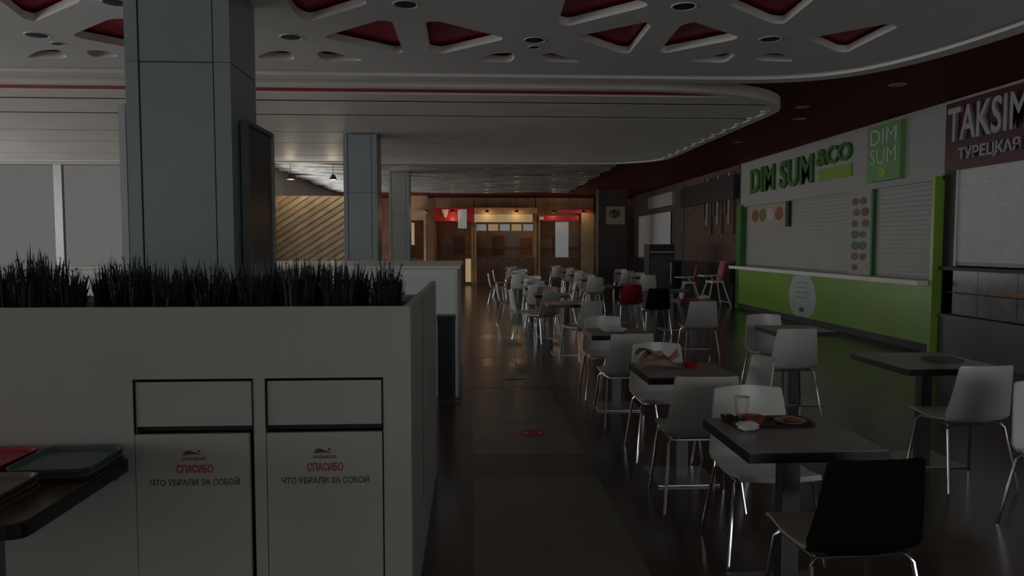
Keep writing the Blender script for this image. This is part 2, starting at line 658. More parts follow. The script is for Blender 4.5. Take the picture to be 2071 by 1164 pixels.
rb = [(XL + 0.1, CY0 + 0.06), (2.0, CY0 + 0.06), (3.2, 9.36), (3.4, 9.47), (XL + 0.1, 9.47)]
MB().prism(rb, ZP + 0.03, ZP + 0.045).build('red_band', 'backing_red', ceiling)
for k in range(11):
    y = 10.4 + k * 0.55
    MB().lathe([(0.05, 0), (0.05, 0.02)], 10, (right_x(y) - 0.06, y, ZP - 0.012)).build('led_spot', 'led_white', ceiling)
# wavy glossy sheets farther back
for (y0, y1) in [(17.6, 20.6), (20.7, 23.8), (23.9, 27.0)]:
    rows = []
    nn = 22
    for i in range(nn + 1):
        y = y0 + (y1 - y0) * i / nn
        rows.append([(x, y, ZP + 0.05 + 0.035 * math.sin(y * 9.0 + 1.7 * math.sin(x * 0.9 + y)) + 0.02 * math.sin(x * 1.7 + y * 3)) for x in [-4.9 + 8.4 * j / 24 for j in range(25)]])
    MB().sheet(rows, 0.02).build('wave_panel', 'wave_grey', ceiling, smooth=True)

# ---- columns
def column(name, x0, x1, y0, y1, top, joints, label):
    e = bpy.data.objects.new(name, None)
    COL.objects.link(e)
    e.location = (0, 0, 0)
    struct(e, label)
    g = 0.008
    B('core', 'joint_dark', e, x0 + g, x1 - g, y0 + g, y1 - g, 0, top)
    w = (x1 - x0)
    c0, c1 = x0 + w * 0.125, x0 + w * 0.84
    zs = [0.0] + joints + [top]
    for za, zb in zip(zs[:-1], zs[1:]):
        B('cladding_panel', 'column_metal', e, c0 + g, c1 - g, y0, y0 + 0.03, za + 0.004, zb - 0.004)
        for (a, b) in ((x0, c0 - 0.002), (c1 + 0.002, x1)):
            B('corner_strip', 'column_metal', e, a, b, y0 - 0.006, y0 + 0.03, za + 0.002, zb - 0.002)
        B('side_panel', 'column_metal', e, x1 - 0.03, x1, y0 + 0.035, y1, za + 0.004, zb - 0.004)
        B('side_panel', 'column_metal', e, x0, x0 + 0.03, y0 + 0.035, y1, za + 0.004, zb - 0.004)
    return e


DC = 5.5
xa, xb = P(256, 230, y=DC).x, P(468, 230, y=DC).x
col1 = column('column', xa, xb, DC, DC + 0.62, ZP, [P(350, 125, y=DC).z], 'big grey metal clad column standing behind the planter')
xc, xd = P(694, 300, y=12.8).x, P(762, 300, y=12.8).x
column('column', xc, xd, 12.8, 13.4, ZP, [2.5], 'pale grey square column between the slatted canopy and planter')
xe, xf = P(787, 450, y=19.4).x, P(828, 450, y=19.4).x
column('column', xe, xf, 19.4, 20.0, ZP, [2.4], 'slim far grey column beside the warm lit stalls')

# ================================================================== LEFT FOREGROUND
YP = 3.0
PXR = P(832, 900, y=YP).x
ZT = P(400, 621, y=YP).z
ps = thing('waste_station', 'white laminate partition with two waste flaps and grass planter on top', 'partition', (-2.0, YP, 0))


def L(x, y=0.0):
    return x + 2.0


x_l, depth = -5.2, 2.1
dx = [(P(272, 900, y=YP).x, P(514, 900, y=YP).x), (P(538, 900, y=YP).x, P(776, 900, y=YP).x)]
z_ft, z_fb, z_gap = P(400, 766, y=YP).z, P(400, 862, y=YP).z, P(400, 875, y=YP).z
# body as facing boards around the openings, with depth behind
fb = MB()
edges = [x_l, dx[0][0], dx[0][1], dx[1][0], dx[1][1], PXR]
fb.box(L(edges[0]), L(edges[1]), 0, 0.03, 0, ZT).box(L(edges[2]), L(edges[3]), 0, 0.03, 0, ZT).box(L(edges[4]), L(edges[5]) - 0.0, 0, 0.03, 0, ZT)
for a, b in dx:
    fb.box(L(a), L(b), 0, 0.03, z_ft, ZT).box(L(a), L(b), 0, 0.03, 0, 0.09)
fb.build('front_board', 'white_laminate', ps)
sd = MB()
rr = 0.06
sd.box(L(PXR) - 0.03, L(PXR), 0.03, depth, 0, ZT)
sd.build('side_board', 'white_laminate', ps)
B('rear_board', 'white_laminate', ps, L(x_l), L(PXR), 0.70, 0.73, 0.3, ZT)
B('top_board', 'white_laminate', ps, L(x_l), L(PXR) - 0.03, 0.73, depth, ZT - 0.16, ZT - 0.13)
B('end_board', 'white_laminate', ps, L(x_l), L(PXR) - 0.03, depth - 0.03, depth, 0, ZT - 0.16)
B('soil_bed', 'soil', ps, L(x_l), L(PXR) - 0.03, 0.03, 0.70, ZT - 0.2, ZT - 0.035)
B('bin_cavity', 'joint_dark', ps, L(dx[0][0]) - 0.02, L(dx[1][1]) + 0.02, 0.10, 0.13, 0.0, ZT - 0.22)
lean = [0.012, 0.0]
for i, (a, b) in enumerate(dx):
    g = 0.007
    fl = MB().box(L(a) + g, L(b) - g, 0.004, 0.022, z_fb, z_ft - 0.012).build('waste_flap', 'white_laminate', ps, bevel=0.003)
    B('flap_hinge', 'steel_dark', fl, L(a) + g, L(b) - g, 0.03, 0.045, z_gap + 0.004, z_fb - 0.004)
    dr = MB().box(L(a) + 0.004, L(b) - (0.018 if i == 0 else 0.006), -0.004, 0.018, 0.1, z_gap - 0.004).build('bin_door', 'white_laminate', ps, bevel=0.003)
    cx = (L(a) + L(b)) / 2
    zz = P(400, 955, y=YP).z
    text_mesh('lettering', 'СПАСИБО', 'print_red', dr, frontm(cx, -0.0042, zz), 0.034, 0.145, 0.0012, 'C', bold=0.012)
    text_mesh('lettering', 'ЧТО УБРАЛИ ЗА СОБОЙ', 'print_dark', dr, frontm(cx, -0.0042, zz - 0.052), 0.034, 0.355, 0.0012, 'C', bold=0.012)
    text_mesh('lettering', 'КРАСНЫЙ КИТ', 'print_red', dr, frontm(cx, -0.0042, zz + 0.052), 0.017, 0.095, 0.0012, 'C')
    # little whale-back swoosh with its spout dot
    sw = [(-0.046, 0), (-0.04, 0.016), (-0.022, 0.021), (0.0, 0.012), (0.03, 0.002), (0.0, 0.004), (-0.02, 0.003)]
    MB().prism([(cx + p, zz + 0.073 + q) for p, q in sw], -0.0054, -0.0042, 'y').build('emblem', 'print_dark', dr)
    MB().prism([(cx + 0.018 + 0.006 * math.cos(t), zz + 0.09 + 0.006 * math.sin(t)) for t in [k * math.pi / 4 for k in range(8)]], -0.0054, -0.0042, 'y').build('emblem', 'print_red', dr)
    # thin shadow gap frame around the openings
    B('flap_frame', 'joint_dark', ps, L(a), L(a) + 0.004, -0.002, 0.01, z_gap, z_ft)
    B('flap_frame', 'joint_dark', ps, L(b) - 0.004, L(b), -0.002, 0.01, z_gap, z_ft)

# ---- grass clumps in the trough
def clump(seed, h, spread, n, m):
    r = random.Random(seed)
    mb = MB()
    for k in range(n):
        a = r.uniform(0, 2 * math.pi)
        q = spread * math.sqrt(r.random()) * 0.55
        bx, by = q * math.cos(a), q * math.sin(a)
        hh = h * r.uniform(0.45, 1.0) * (1.1 - 0.35 * q / (spread * 0.55 + 1e-6))
        out = r.uniform(0.0, 0.32) * spread
        tx, ty = bx + out * math.cos(a), by + out * math.sin(a)
        w = r.uniform(0.003, 0.007)
        pa = r.uniform(0, math.pi)
        wx, wy = w * math.cos(pa), w * math.sin(pa)
        mx_, my_ = bx + (tx - bx) * 0.35, by + (ty - by) * 0.35
        mb.add([(bx - wx, by - wy, 0), (bx + wx, by + wy, 0), (mx_ + wx, my_ + wy, hh * 0.55), (tx, ty, hh), (mx_ - wx, my_ - wy, hh * 0.55)], [(0, 1, 2, 3, 4)])
        if k % 3 == 0:     # short side sprigs
            for s in (0.5, 0.68, 0.84):
                sx, sy = bx + (tx - bx) * s, by + (ty - by) * s
                an = r.uniform(0, 6.28)
                l = 0.028 * (1.2 - s)
                mb.add([(sx, sy, hh * s), (sx + l * math.cos(an), sy + l * math.sin(an), hh * s + 0.02), (sx, sy, hh * s + 0.012)], [(0, 1, 2)])
    return mb.build('grass_foliage', m)


heights = [(8, .20), (58, .26), (100, .27), (135, .2), (222, .22), (262, .24), (300, .22), (340, .2), (382, .21), (425, .22), (476, .2), (518, .2),
           (560, .21), (600, .24), (640, .23), (680, .23), (716, .21), (806, .22), (-82, .2), (-150, .24), (-225, .22)]
protos = {}
for i, (px, h) in enumerate(heights):
    yy = YP + (0.22 if i % 2 else 0.44)
    x = P(px, 560, y=yy).x
    x = min(x, PXR - 0.12)
    lab, grp = 'dark green artificial grass clump in the white partition trough', 'grass clumps along the partition trough'
    if px == 806:
        lab, grp = 'lone dark grass clump at the trough end by the walkway', None
    elif h > 0.25:
        lab, grp = 'tall spiky grass clump rising before the pale window', 'tall spiky clumps before the window'
    t = thing('grass_clump', lab, 'grass plant', (x, yy, ZT - 0.0345), random.uniform(0, 6), grp)
    g = clump(100 + i, h * 1.12, 0.115, 130, ['grass_a', 'grass_b', 'grass_c'][i % 3])
    g.name = 'foliage'
    g.parent = t
    MB().lathe([(0.03, 0), (0.024, 0.03)], 8).build('root_ball', 'soil', t)

# ---- tray return table
TX = P(250, 958, z=0.70).x
y_n, y_f = P(38, 1092, z=0.70).y, YP - 0.012
tt = thing('tray_return_table', 'dark brown tray return table with black edge against the partition', 'table', (TX - 0.9, (y_n + y_f) / 2, 0))
hw, hd = 0.9, (y_f - y_n) / 2
poly = round_poly([(-hw, -hd), (hw, -hd), (hw, hd), (-hw, hd)], 0.05, 4)
MB().prism(poly, 0.70, 0.744).build('edge_band', 'table_edge', tt)
MB().prism([(a * 0.99, b * 0.985) for a, b in poly], 0.744, 0.75).build('table_top', 'counter_top', tt)
for sx in (-0.7, hw - 0.19):
    MB().box(sx - 0.05, sx + 0.05, -hd + 0.06, -hd + 0.14, 0, 0.70).build('leg', 'frame_grey', tt, bevel=0.004)
B('wall_rail', 'frame_grey', tt, -hw + 0.05, hw - 0.05, hd - 0.03, hd, 0.66, 0.70)


def tray(name, label, m, loc, rz, w, d, group=None, lip=0.018, h=None):
    t = thing(name, label, 'tray', loc, rz, group)
    po = round_poly([(-w / 2, -d / 2), (w / 2, -d / 2), (w / 2, d / 2), (-w / 2, d / 2)], 0.05, 4)
    pi = [(a * 0.93, b * 0.91) for a, b in po]
    n = len(po)
    mb = MB()
    vs = [(a * 0.95, b * 0.94, 0) for a, b in po] + [(a, b, lip) for a, b in po] + [(a * 0.97, b * 0.96, lip) for a, b in po] + [(a, b, 0.004) for a, b in pi]
    fs = [tuple(range(n))[::-1]]
    for r_ in range(3):
        for k in range(n):
            k2 = (k + 1) % n
            fs.append((r_ * n + k, r_ * n + k2, (r_ + 1) * n + k2, (r_ + 1) * n + k))
    mb.add(vs, fs)
    mb.build('tray_rim', m, t)
    MB().prism([(a * 0.99, b * 0.99) for a, b in pi], 0.0035, 0.005).build('tray_bed', m, t)
    return t


tx0 = TX
for k, (m, lab) in enumerate([('tray_dark', 'dark red tray at the bottom of the corner tray stack'), ('tray_blue', 'slate tray in the middle of the corner tray stack'),
                              ('tray_blue', 'slate blue tray on top of the corner tray stack')]):
    tray('serving_tray', lab, m, (tx0 - 0.155 + 0.003 * k, 2.80, 0.75 + 0.0185 * k), math.radians(1.5 * k - 1.5), 0.30, 0.32, lip=0.0185)
for k in range(3):
    tray('serving_tray', ['brown tray lowest at the front table corner', 'brown tray in the middle at the front table corner', 'worn brown tray topmost at the front table corner'][k], 'tray_brown',
         (tx0 - 0.335 - 0.004 * k, 2.475, 0.75 + 0.0185 * k), math.radians(-1 + k), 0.42, 0.28, lip=0.0185)
for k in range(3):
    tray('serving_tray', ['red tray lowest in the stack against the partition', 'red tray second in the stack against the partition', 'bright red tray topmost against the white partition'][k], 'tray_red',
         (tx0 - 0.535, 2.80, 0.75 + 0.0185 * k), math.radians(1 - k), 0.42, 0.31, lip=0.0185)

# ---- second partition with slim black pedal bin
Y2 = 7.65
x2r = P(926, 600, y=Y2).x
z2 = P(880, 543, y=Y2).z
p2 = thing('planter_partition', 'plain white partition farther along the walkway beside slim black bin', 'partition', (x2r - 2.0, Y2, 0))
MB().box(-2.0, 2.0, 0, 2.4, 0, z2).build('body', 'partition_white', p2, bevel=0.01)
MB().box(-2.02, 2.03, -0.02, 2.42, z2, z2 + 0.03).build('cap_board', 'partition_white', p2, bevel=0.006)
MB().box(1.2, 1.98, -0.012, 0, z2 - 0.5, z2 - 0.06).build('facing_panel', 'partition_white', p2, bevel=0.004)
bn = thing('pedal_bin', 'slim tall black pedal bin in front of white partition', 'bin', ((P(903, 790, y=Y2 - 0.15).x), Y2 - 0.13, 0))
MB().prism(round_poly([(-0.09, -0.09), (0.09, -0.09), (0.09, 0.09), (-0.09, 0.09)], 0.02, 3), 0.02, 0.82).build('bin_body', 'bin_black', bn)
MB().prism(round_poly([(-0.095, -0.095), (0.095, -0.095), (0.095, 0.095), (-0.095, 0.095)], 0.02, 3), 0.825, 0.88).build('lid', 'bin_black', bn)
MB().prism(round_poly([(-0.095, -0.095), (0.095, -0.095), (0.095, 0.095), (-0.095, 0.095)], 0.02, 3), 0.0, 0.02).build('foot_ring', 'steel_dark', bn)
B('pedal', 'steel_dark', bn, 0.06, 0.15, -0.12, -0.06, 0.02, 0.035)

# ---- poster frames hung on the big column
sx = xb
pf = thing('poster_frame', 'dark poster in a slim light frame on the column side', 'poster', (sx + 0.02, DC + 0.4, 0))
zt_, zb_ = P(520, 256, y=DC + 0.3).z, 1.05
B('poster_board', 'poster_dark', pf, 0.0, 0.03, -0.22, 0.46, zb_, zt_)
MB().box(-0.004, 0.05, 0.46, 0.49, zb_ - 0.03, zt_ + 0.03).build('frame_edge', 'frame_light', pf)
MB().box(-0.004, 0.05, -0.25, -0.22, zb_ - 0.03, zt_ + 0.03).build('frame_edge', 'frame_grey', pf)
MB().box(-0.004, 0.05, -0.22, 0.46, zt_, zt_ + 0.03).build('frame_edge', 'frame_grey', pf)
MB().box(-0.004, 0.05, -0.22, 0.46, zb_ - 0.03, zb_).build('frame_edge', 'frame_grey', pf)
pf2 = thing('poster_frame', 'slim framed board seen edge on beside the big grey column', 'poster', (xa - 0.07, DC + 0.25, 0))
zt2 = P(245, 222, y=DC + 0.2).z
B('poster_board', 'black_matte', pf2, 0.0, 0.03, -0.1, 0.3, 0.95, zt2)
B('frame_edge', 'frame_light', pf2, -0.05, -0.0, -0.12, 0.3, 0.92, zt2 + 0.03)
B('bracket', 'steel_dark', pf2, 0.03, 0.07, 0.05, 0.09, 1.3, 1.36)
B('bracket', 'steel_dark', pf2, 0.03, 0.07, 0.05, 0.09, 2.2, 2.26)

# ---- floor stickers
st = thing('floor_sticker', 'round red distance sticker on the walkway floor', 'sticker', tuple(P(1077, 876, z=0.0)[:2]) + (0.002,))
MB().lathe([(0.0, 0.0), (0.115, 0.0), (0.115, 0.0015), (0.0, 0.0015)], 24).build('sticker_disc', 'sticker_red', st)
B('sticker_bar', 'sticker_white', st, -0.085, -0.04, -0.02, 0.02, 0.0015, 0.0025)
B('sticker_bar', 'sticker_white', st, 0.05, 0.085, -0.02, 0.02, 0.0015, 0.0025)
st2 = thing('floor_sticker', 'small dark scuffed mark strip on the pale floor inlay', 'sticker', tuple(P(1042, 767, z=0.0)[:2]) + (0.002,))
MB().prism(round_poly([(-0.12, -0.03), (0.12, -0.03), (0.12, 0.03), (-0.12, 0.03)], 0.03, 3), 0, 0.0015).build('sticker_strip', 'sticker_dark', st2)

# ================================================================== FURNITURE
def chair_proto():
    e = thing('shell_chair', 'white moulded shell chair', 'chair')
    # profile of the shell, front of the seat to top of the back
    prof = []
    for k in range(7):
        t = k / 6
        prof.append((0.215 - 0.345 * t, 0.452 - 0.022 * math.sin(math.pi * t * 0.9) - 0.016 * (1 - t) ** 3 * 0))
    seat_prof = [(0.225, 0.438)] + prof
    bend = [(-0.165, 0.447), (-0.195, 0.470), (-0.212, 0.505)]
    back = [(-0.212, 0.505), (-0.226, 0.56), (-0.240, 0.62), (-0.252, 0.69), (-0.263, 0.76), (-0.272, 0.815), (-0.274, 0.83)]

    def row(y, z, w, cup, isback):
        r_ = []
        for j in range(9):
            s = -1 + 2 * j / 8
            c = cup * s * s
            r_.append((s * w, y + (c if isback else 0), z + (0 if isback else c)))
        return r_
    rows = []
    for i, (y, z) in enumerate(seat_prof):
        w = 0.205 + 0.010 * i / 7
        rows.append(row(y, z, w, 0.012, False))
    MB().sheet(rows, 0.011).build('seat', 'shell_white', e, smooth=True)
    ss = [-1 + 2 * j / 8 for j in range(9)]
    rows = [[(s * 0.215, -0.13 + 0.004 * s * s, 0.4355 + 0.012 * s * s) for s in ss],
            [(s * 0.224, -0.165 + 0.016 * s * s, 0.437 + 0.026 * s * s) for s in ss],
            [(s * 0.230, -0.195 + 0.034 * s * s, 0.458 + 0.026 * s * s) for s in ss]]
    for i, (y, z) in enumerate(back):
        w = 0.231 - 0.049 * (i / 6) ** 0.9
        rr_ = row(y, z, w, 0.052, True)
        if i == 6:
            rr_ = [(x * 0.97, yy_, zz_ - 0.004 * abs(x) / w) for x, yy_, zz_ in rr_]
        rows.append(rr_)
    MB().sheet(rows, 0.011).build('backrest', 'shell_white', e, smooth=True)
    for sx_ in (-1, 1):
        MB().tube([(sx_ * 0.185, 0.13, 0.425), (sx_ * 0.203, 0.15, 0.40), (sx_ * 0.243, 0.20, 0.0)], 0.0095, 8).build('leg', 'chrome', e, smooth=True)
        MB().tube([(sx_ * 0.185, -0.13, 0.425), (sx_ * 0.203, -0.15, 0.40), (sx_ * 0.243, -0.235, 0.0)], 0.0095, 8).build('leg', 'chrome', e, smooth=True)
    fr = MB()
    for sx_ in (-1, 1):
        fr.tube([(sx_ * 0.185, -0.13, 0.425), (sx_ * 0.185, 0.13, 0.425)], 0.009, 8)
    for yy_ in (-0.12, 0.12):
        fr.tube([(-0.185, yy_, 0.421), (0.185, yy_, 0.421)], 0.009, 8)
    fr.build('seat_frame', 'chrome', e, smooth=True)
    return e


def table_proto(w=0.6, d=0.6):
    e = thing('cafe_table', 'square cafe table', 'table')
    MB().box(-w / 2, w / 2, -d / 2, d / 2, 0.703, 0.747).build('edge_band', 'table_edge', e, bevel=0.003)
    B('table_top', 'table_top', e, -w / 2 + 0.004, w / 2 - 0.004, -d / 2 + 0.004, d / 2 - 0.004, 0.747, 0.75)
    B('pedestal', 'steel_dark', e, -0.04, 0.04, -0.04, 0.04, 0.014, 0.69)
    B('mount_plate', 'steel_dark', e, -0.16, 0.16, -0.16, 0.16, 0.69, 0.703)
    MB().box(-0.21, 0.21, -0.21, 0.21, 0, 0.014).build('base_plate', 'steel_plate', e, bevel=0.004)
    return e


cp = chair_proto()
tp = table_proto()
tp_big = table_proto(0.72, 0.76)
used = {'c': False, 't': False, 'b': False}
GRP_T, GRP_C = 'cafe tables of the food court', 'shell chairs of the food court'


def chair(x, y, deg, label, color='white', group=None):
    """deg: 0 faces away from the camera, 180 faces it, 90 faces left"""
    swap = None
    if color == 'black':
        swap = {'seat': 'seat_tan', 'backrest': 'shell_black'}
    elif color != 'white':
        swap = {'seat': 'shell_' + color, 'backrest': 'shell_' + color}
    if not used['c']:
        used['c'] = True
        CH.clear()
        o = cp
    else:
        o = copy_tree(cp, None, swap)
    o.location = (x, dep(x, y), 0)
    o.rotation_euler = (0, 0, math.radians(deg))
    o['label'] = label
    if 'group' in o:
        del o['group']
    if group:
        o['group'] = group
    return o


def table(x, y, deg, label, big=False, group=None):
    k = 'b' if big else 't'
    pr = tp_big if big else tp
    if not used[k]:
        used[k] = True
        o = pr
    else:
        o = copy_tree(pr)
    o.location = (x, dep(x, y), 0)
    o.rotation_euler = (0, 0, math.radians(deg))
    o['label'] = label
    if group:
        o['group'] = group
    return o


# walkway row, from the camera outwards
t1 = Vector((1.43, 3.20, 0))
table(t1.x, t1.y, 0, 'grey cafe table holding the food tray and paper cup')
chair(1.50, 3.66, 180, 'white shell chair behind the table with the paper cup')
chair(1.46, 2.77, 3, 'shell chair with black back and tan seat at the tray table', 'black')
t2 = Vector((1.43, 4.90, 0))
table(t2.x, t2.y, 0, 'grey cafe table holding crumpled wrapping and a red sauce dish')
chair(1.39, 4.44, -2, 'white shell chair with its back to the red sauce dish table', 'white')
chair(1.45, 5.44, 180, 'white shell chair facing the crumpled wrapping across its table')
chair(1.78, 4.90, 90, 'white shell chair sideways at the right of the wrapping table')
t3 = Vector((1.42, 7.1, 0))
table(t3.x, t3.y, 0, 'grey cafe table with a paper heap between two white chairs')
chair(1.38, 6.52, 4, 'white shell chair backing onto the crumpled wrapping table')
chair(1.41, 7.62, 180, 'white shell chair facing the paper heap table')
t4 = Vector((1.38, 10.66, 0))
table(t4.x, t4.y, 0, 'bare grey cafe table with one chair turned aside')
chair(1.54, 10.19, 32, 'white shell chair turned aslant at the bare cafe table')
t5 = Vector((1.36, 12.62, 0))
table(t5.x, t5.y, 0, 'cafe table with white chairs set on two sides')
chair(0.89, 12.62, -86, 'white shell chair side on, nearest the walkway, facing right')
chair(1.16, 12.02, 38, 'white shell chair turned left before the two sided table')
chair(1.38, 13.2, 180, 'beige shell chair beyond the table with chairs on two sides', 'beige')

# second row
tB1 = Vector((3.28, 7.26, 0))
table(tB1.x, tB1.y, 0, 'empty cafe table between chair backs before the green counter')
chair(3.0, 6.81, 1, 'large white shell chair alone in the aisle before green counter')
chair(3.24, 7.74, 180, 'white shell chair facing out behind the empty table')
tB2 = Vector((3.45, 11.2, 0))
table(tB2.x, tB2.y, 0, 'cafe table with a red tray beside the white high chair')
chair(3.17, 10.1, 0, 'white shell chair with splayed chrome legs before the red tray table')
tB3 = Vector((3.78, 13.72, 0))
table(tB3.x, tB3.y, 0, 'cafe table ahead of the far black chair')
chair(3.32, 13.1, 2, 'black shell chair in the far row, chrome legs', 'black')
tB4 = Vector((3.02, 15.2, 0))
table(tB4.x, tB4.y, 0, 'cafe table ahead of the bright red chair')
chair(3.13, 14.46, 4, 'bright red shell chair in the far row', 'red')

# right group
tR = Vector((3.34, 5.2, 0))
table(tR.x, tR.y, 0, 'larger cafe table with small dark tray near the dark stall', True)
chair(3.29, 4.72, 4, 'white shell chair with its back turned at the larger table')
chair(3.24, 3.72, 176, 'white shell chair cut by the picture edge, back to back with another')
chair(1.86, 14.75, 88, 'white shell chair facing left, beyond the bare cafe tables')

# far rows, alike but for their place
far = [(1.35, 14.75), (1.45, 17.4), (1.3, 19.9), (3.0, 18.2), (3.1, 21.0), (1.5, 22.6), (3.2, 23.8), (4.6, 19.4), (4.7, 22.4), (1.4, 25.4), (3.1, 26.6)]
for i, (x, y) in enumerate(far):
    table(x, y, 0, 'far cafe table of the distant rows before the warm stalls', False, 'far cafe tables')
    chair(x - 0.05, y - 0.52, random.uniform(-12, 12), 'white shell chair of the distant rows, seen from behind', 'white', 'far white chairs seen from behind')
    chair(x + 0.03, y + 0.58, 180 + random.uniform(-12, 12), 'white shell chair of the distant rows, facing this way', 'white', 'far white chairs facing this way')
    if i in (0, 2, 5):
        chair(x - 0.62, y, -90 + random.uniform(-10, 10), 'beige shell chair side on by the walkway in distant rows', 'beige', 'far beige chairs')

# ---- things on the tables
cup = thing('paper_cup', 'white paper cup on the near table beside food tray', 'cup', tuple(P(1500, 846, z=0.75)[:2]) + (0.75,))
MB().lathe([(0.0, 0.0), (0.026, 0.0), (0.037, 0.105), (0.0385, 0.106), (0.0385, 0.110), (0.0355, 0.110), (0.025, 0.006), (0.0, 0.006)], 20).build('cup_wall', 'paper_white', cup, smooth=True)
MB().lathe([(0.031, 0.0), (0.031, 0.002), (0.0, 0.002)], 20, (0, 0, 0.08)).build('drink', 'food_brown', cup)
tr = tray('food_tray', 'dark red food tray with leftovers on the near table', 'tray_dark', (P(1562, 856, z=0.76).x, P(1562, 856, z=0.75).y, 0.75), 0.02, 0.40, 0.20, lip=0.016)
trx, try_ = tr.location.x, tr.location.y


def blob(mb, c, rx, ry, rz, n=10, m=6, seed=0, rough=0.12):
    r = random.Random(seed)
    vs, fs = [], []
    for i in range(m + 1):
        th = math.pi * i / m
        for k in range(n):
            a = 2 * math.pi * k / n
            q = 1 + rough * r.uniform(-1, 1)
            vs.append((c[0] + rx * q * math.sin(th) * math.cos(a), c[1] + ry * q * math.sin(th) * math.sin(a), c[2] + rz * math.cos(th) * (1 + rough * r.uniform(-1, 0.3))))
    for i in range(m):
        for k in range(n):
            k2 = (k + 1) % n
            fs.append((i * n + k, i * n + k2, (i + 1) * n + k2, (i + 1) * n + k))
    return mb.add(vs, fs)


def crumple(name, label, cat, m, loc, rx, ry, rz, seed, rough=0.2, n=14, mm=8):
    o = blob(MB(), (0, 0, rz * 0.94), rx, ry, rz, n, mm, seed, rough).build(name, m)
    zmin = min(v.co.z for v in o.data.vertices)
    for v in o.data.vertices:
        v.co.z = max(v.co.z - zmin, 0.0)
    o.location = loc
    tag(o, label, cat)
    return o


crumple('paper_napkin', 'crumpled white napkin beside the dark food tray', 'napkin', 'paper_white', tuple(P(1512, 868, z=0.755)[:2]) + (0.75,), 0.05, 0.04, 0.022, 3, 0.25)
pl = thing('paper_plate', 'shallow brown plate of leftovers on the food tray', 'plate', (trx + 0.10, try_ - 0.01, 0.7552))
MB().lathe([(0.0, 0.0), (0.05, 0.0), (0.075, 0.014), (0.076, 0.016), (0.05, 0.004), (0.0, 0.004)], 20, sy=0.9).build('plate_dish', 'paper_tan', pl, smooth=True)
blob(MB(), (0, 0, 0.014), 0.035, 0.03, 0.012, 10, 6, 5).build('leftover_food', 'food_brown', pl, smooth=True)
bw = thing('food_box', 'small open brown food box on the dark tray', 'box', (trx - 0.07, try_ + 0.012, 0.7552))
MB().lathe([(0.0, 0.0), (0.04, 0.0), (0.055, 0.03), (0.052, 0.03), (0.038, 0.004), (0.0, 0.004)], 8).build('box_wall', 'food_red', bw)
blob(MB(), (0, 0, 0.016), 0.034, 0.034, 0.012, 10, 6, 8).build('leftover_food', 'food_brown', bw, smooth=True)
sb = thing('sauce_tub', 'little dark sauce tub at the tray table edge', 'tub', tuple(P(1470, 852, z=0.75)[:2]) + (0.75,))
MB().lathe([(0.0, 0.0), (0.024, 0.0), (0.032, 0.032), (0.029, 0.032), (0.022, 0.004), (0.0, 0.004)], 14).build('tub_wall', 'tray_dark', sb)
MB().lathe([(0.025, 0.02), (0.025, 0.022), (0.0, 0.022)], 14).build('sauce', 'food_brown', sb)
# wrapping and greens on the second table
wp = thing('food_wrapping', 'opened tan paper wrapping with lettuce on the cafe table', 'wrapping', tuple(P(1330, 742, z=0.75)[:2]) + (0.75,))
rows = []
rq = random.Random(12)
for i in range(7):
    rows.append([(-0.14 + 0.28 * i / 6, -0.09 + 0.16 * j / 5, 0.01 + 0.10 * max(0, math.sin(math.pi * (i / 6) ** 0.8)) * (0.3 + 0.7 * j / 5) + rq.uniform(-0.012, 0.02) * (1 if 0 < i < 6 else 0)) for j in range(6)])
MB().sheet(rows, -0.002).build('wrap_sheet', 'paper_tan', wp)
rows = []
for i in range(6):
    rows.append([(0.03 + 0.10 * i / 5, -0.08 + 0.12 * j / 4, 0.012 + 0.12 * (i / 5) * (1 - 0.4 * abs(j - 2) / 2) + rq.uniform(0, 0.015)) for j in range(5)])
MB().sheet(rows, -0.002).build('wrap_fold', 'paper_tan', wp)
rows = []
for i in range(7):
    rows.append([(-0.15 + 0.2 * i / 6, -0.02 + 0.08 * j / 4, 0.085 + 0.03 * math.sin(i * 0.9) + rq.uniform(0, 0.018)) for j in range(5)])
MB().sheet(rows, 0.003).build('lettuce_leaf', 'lettuce', wp)
sd_ = thing('sauce_dish', 'bright red sauce dish beside the tan wrapping', 'dish', tuple(P(1396, 743, z=0.75)[:2]) + (0.75,))
MB().lathe([(0.0, 0.0), (0.036, 0.0), (0.055, 0.035), (0.052, 0.035), (0.034, 0.004), (0.0, 0.004)], 18).build('dish_wall', 'sauce_red', sd_, smooth=True)
MB().lathe([(0.045, 0.022), (0.045, 0.024), (0.0, 0.024)], 18).build('sauce', 'sauce_red', sd_)
crumple('paper_heap', 'heap of used paper on the table between two white chairs', 'paper', 'paper_white', (t3.x - 0.05, dep(t3.x, t3.y) - 0.1, 0.75), 0.12, 0.07, 0.03, 21, 0.25)
tray('serving_tray', 'small dark tray left on the larger right table', 'tray_blue', tuple(P(1905, 728, z=0.75)[:2]) + (0.75,), 0.05, 0.26, 0.20, lip=0.015)
tray('serving_tray', 'red tray on the cafe table near the high chair', 'tray_red', (tB2.x - 0.15, dep(tB2.x, tB2.y) - 0.14, 0.75), 0.1, 0.26, 0.24, lip=0.018)
c2 = thing('paper_cup', 'white cup beside the red tray in the far row', 'cup', (tB2.x - 0.16, dep(tB2.x, tB2.y) + 0.12, 0.75))
MB().lathe([(0.0, 0.0), (0.026, 0.0), (0.037, 0.105), (0.035, 0.105), (0.025, 0.006), (0.0, 0.006)], 14).build('cup_wall', 'paper_white', c2)
crumple('paper_napkin', 'crumpled napkin on the red tray table', 'napkin', 'paper_white', (tB2.x + 0.15, dep(tB2.x, tB2.y), 0.75), 0.09, 0.07, 0.035, 31, 0.25)
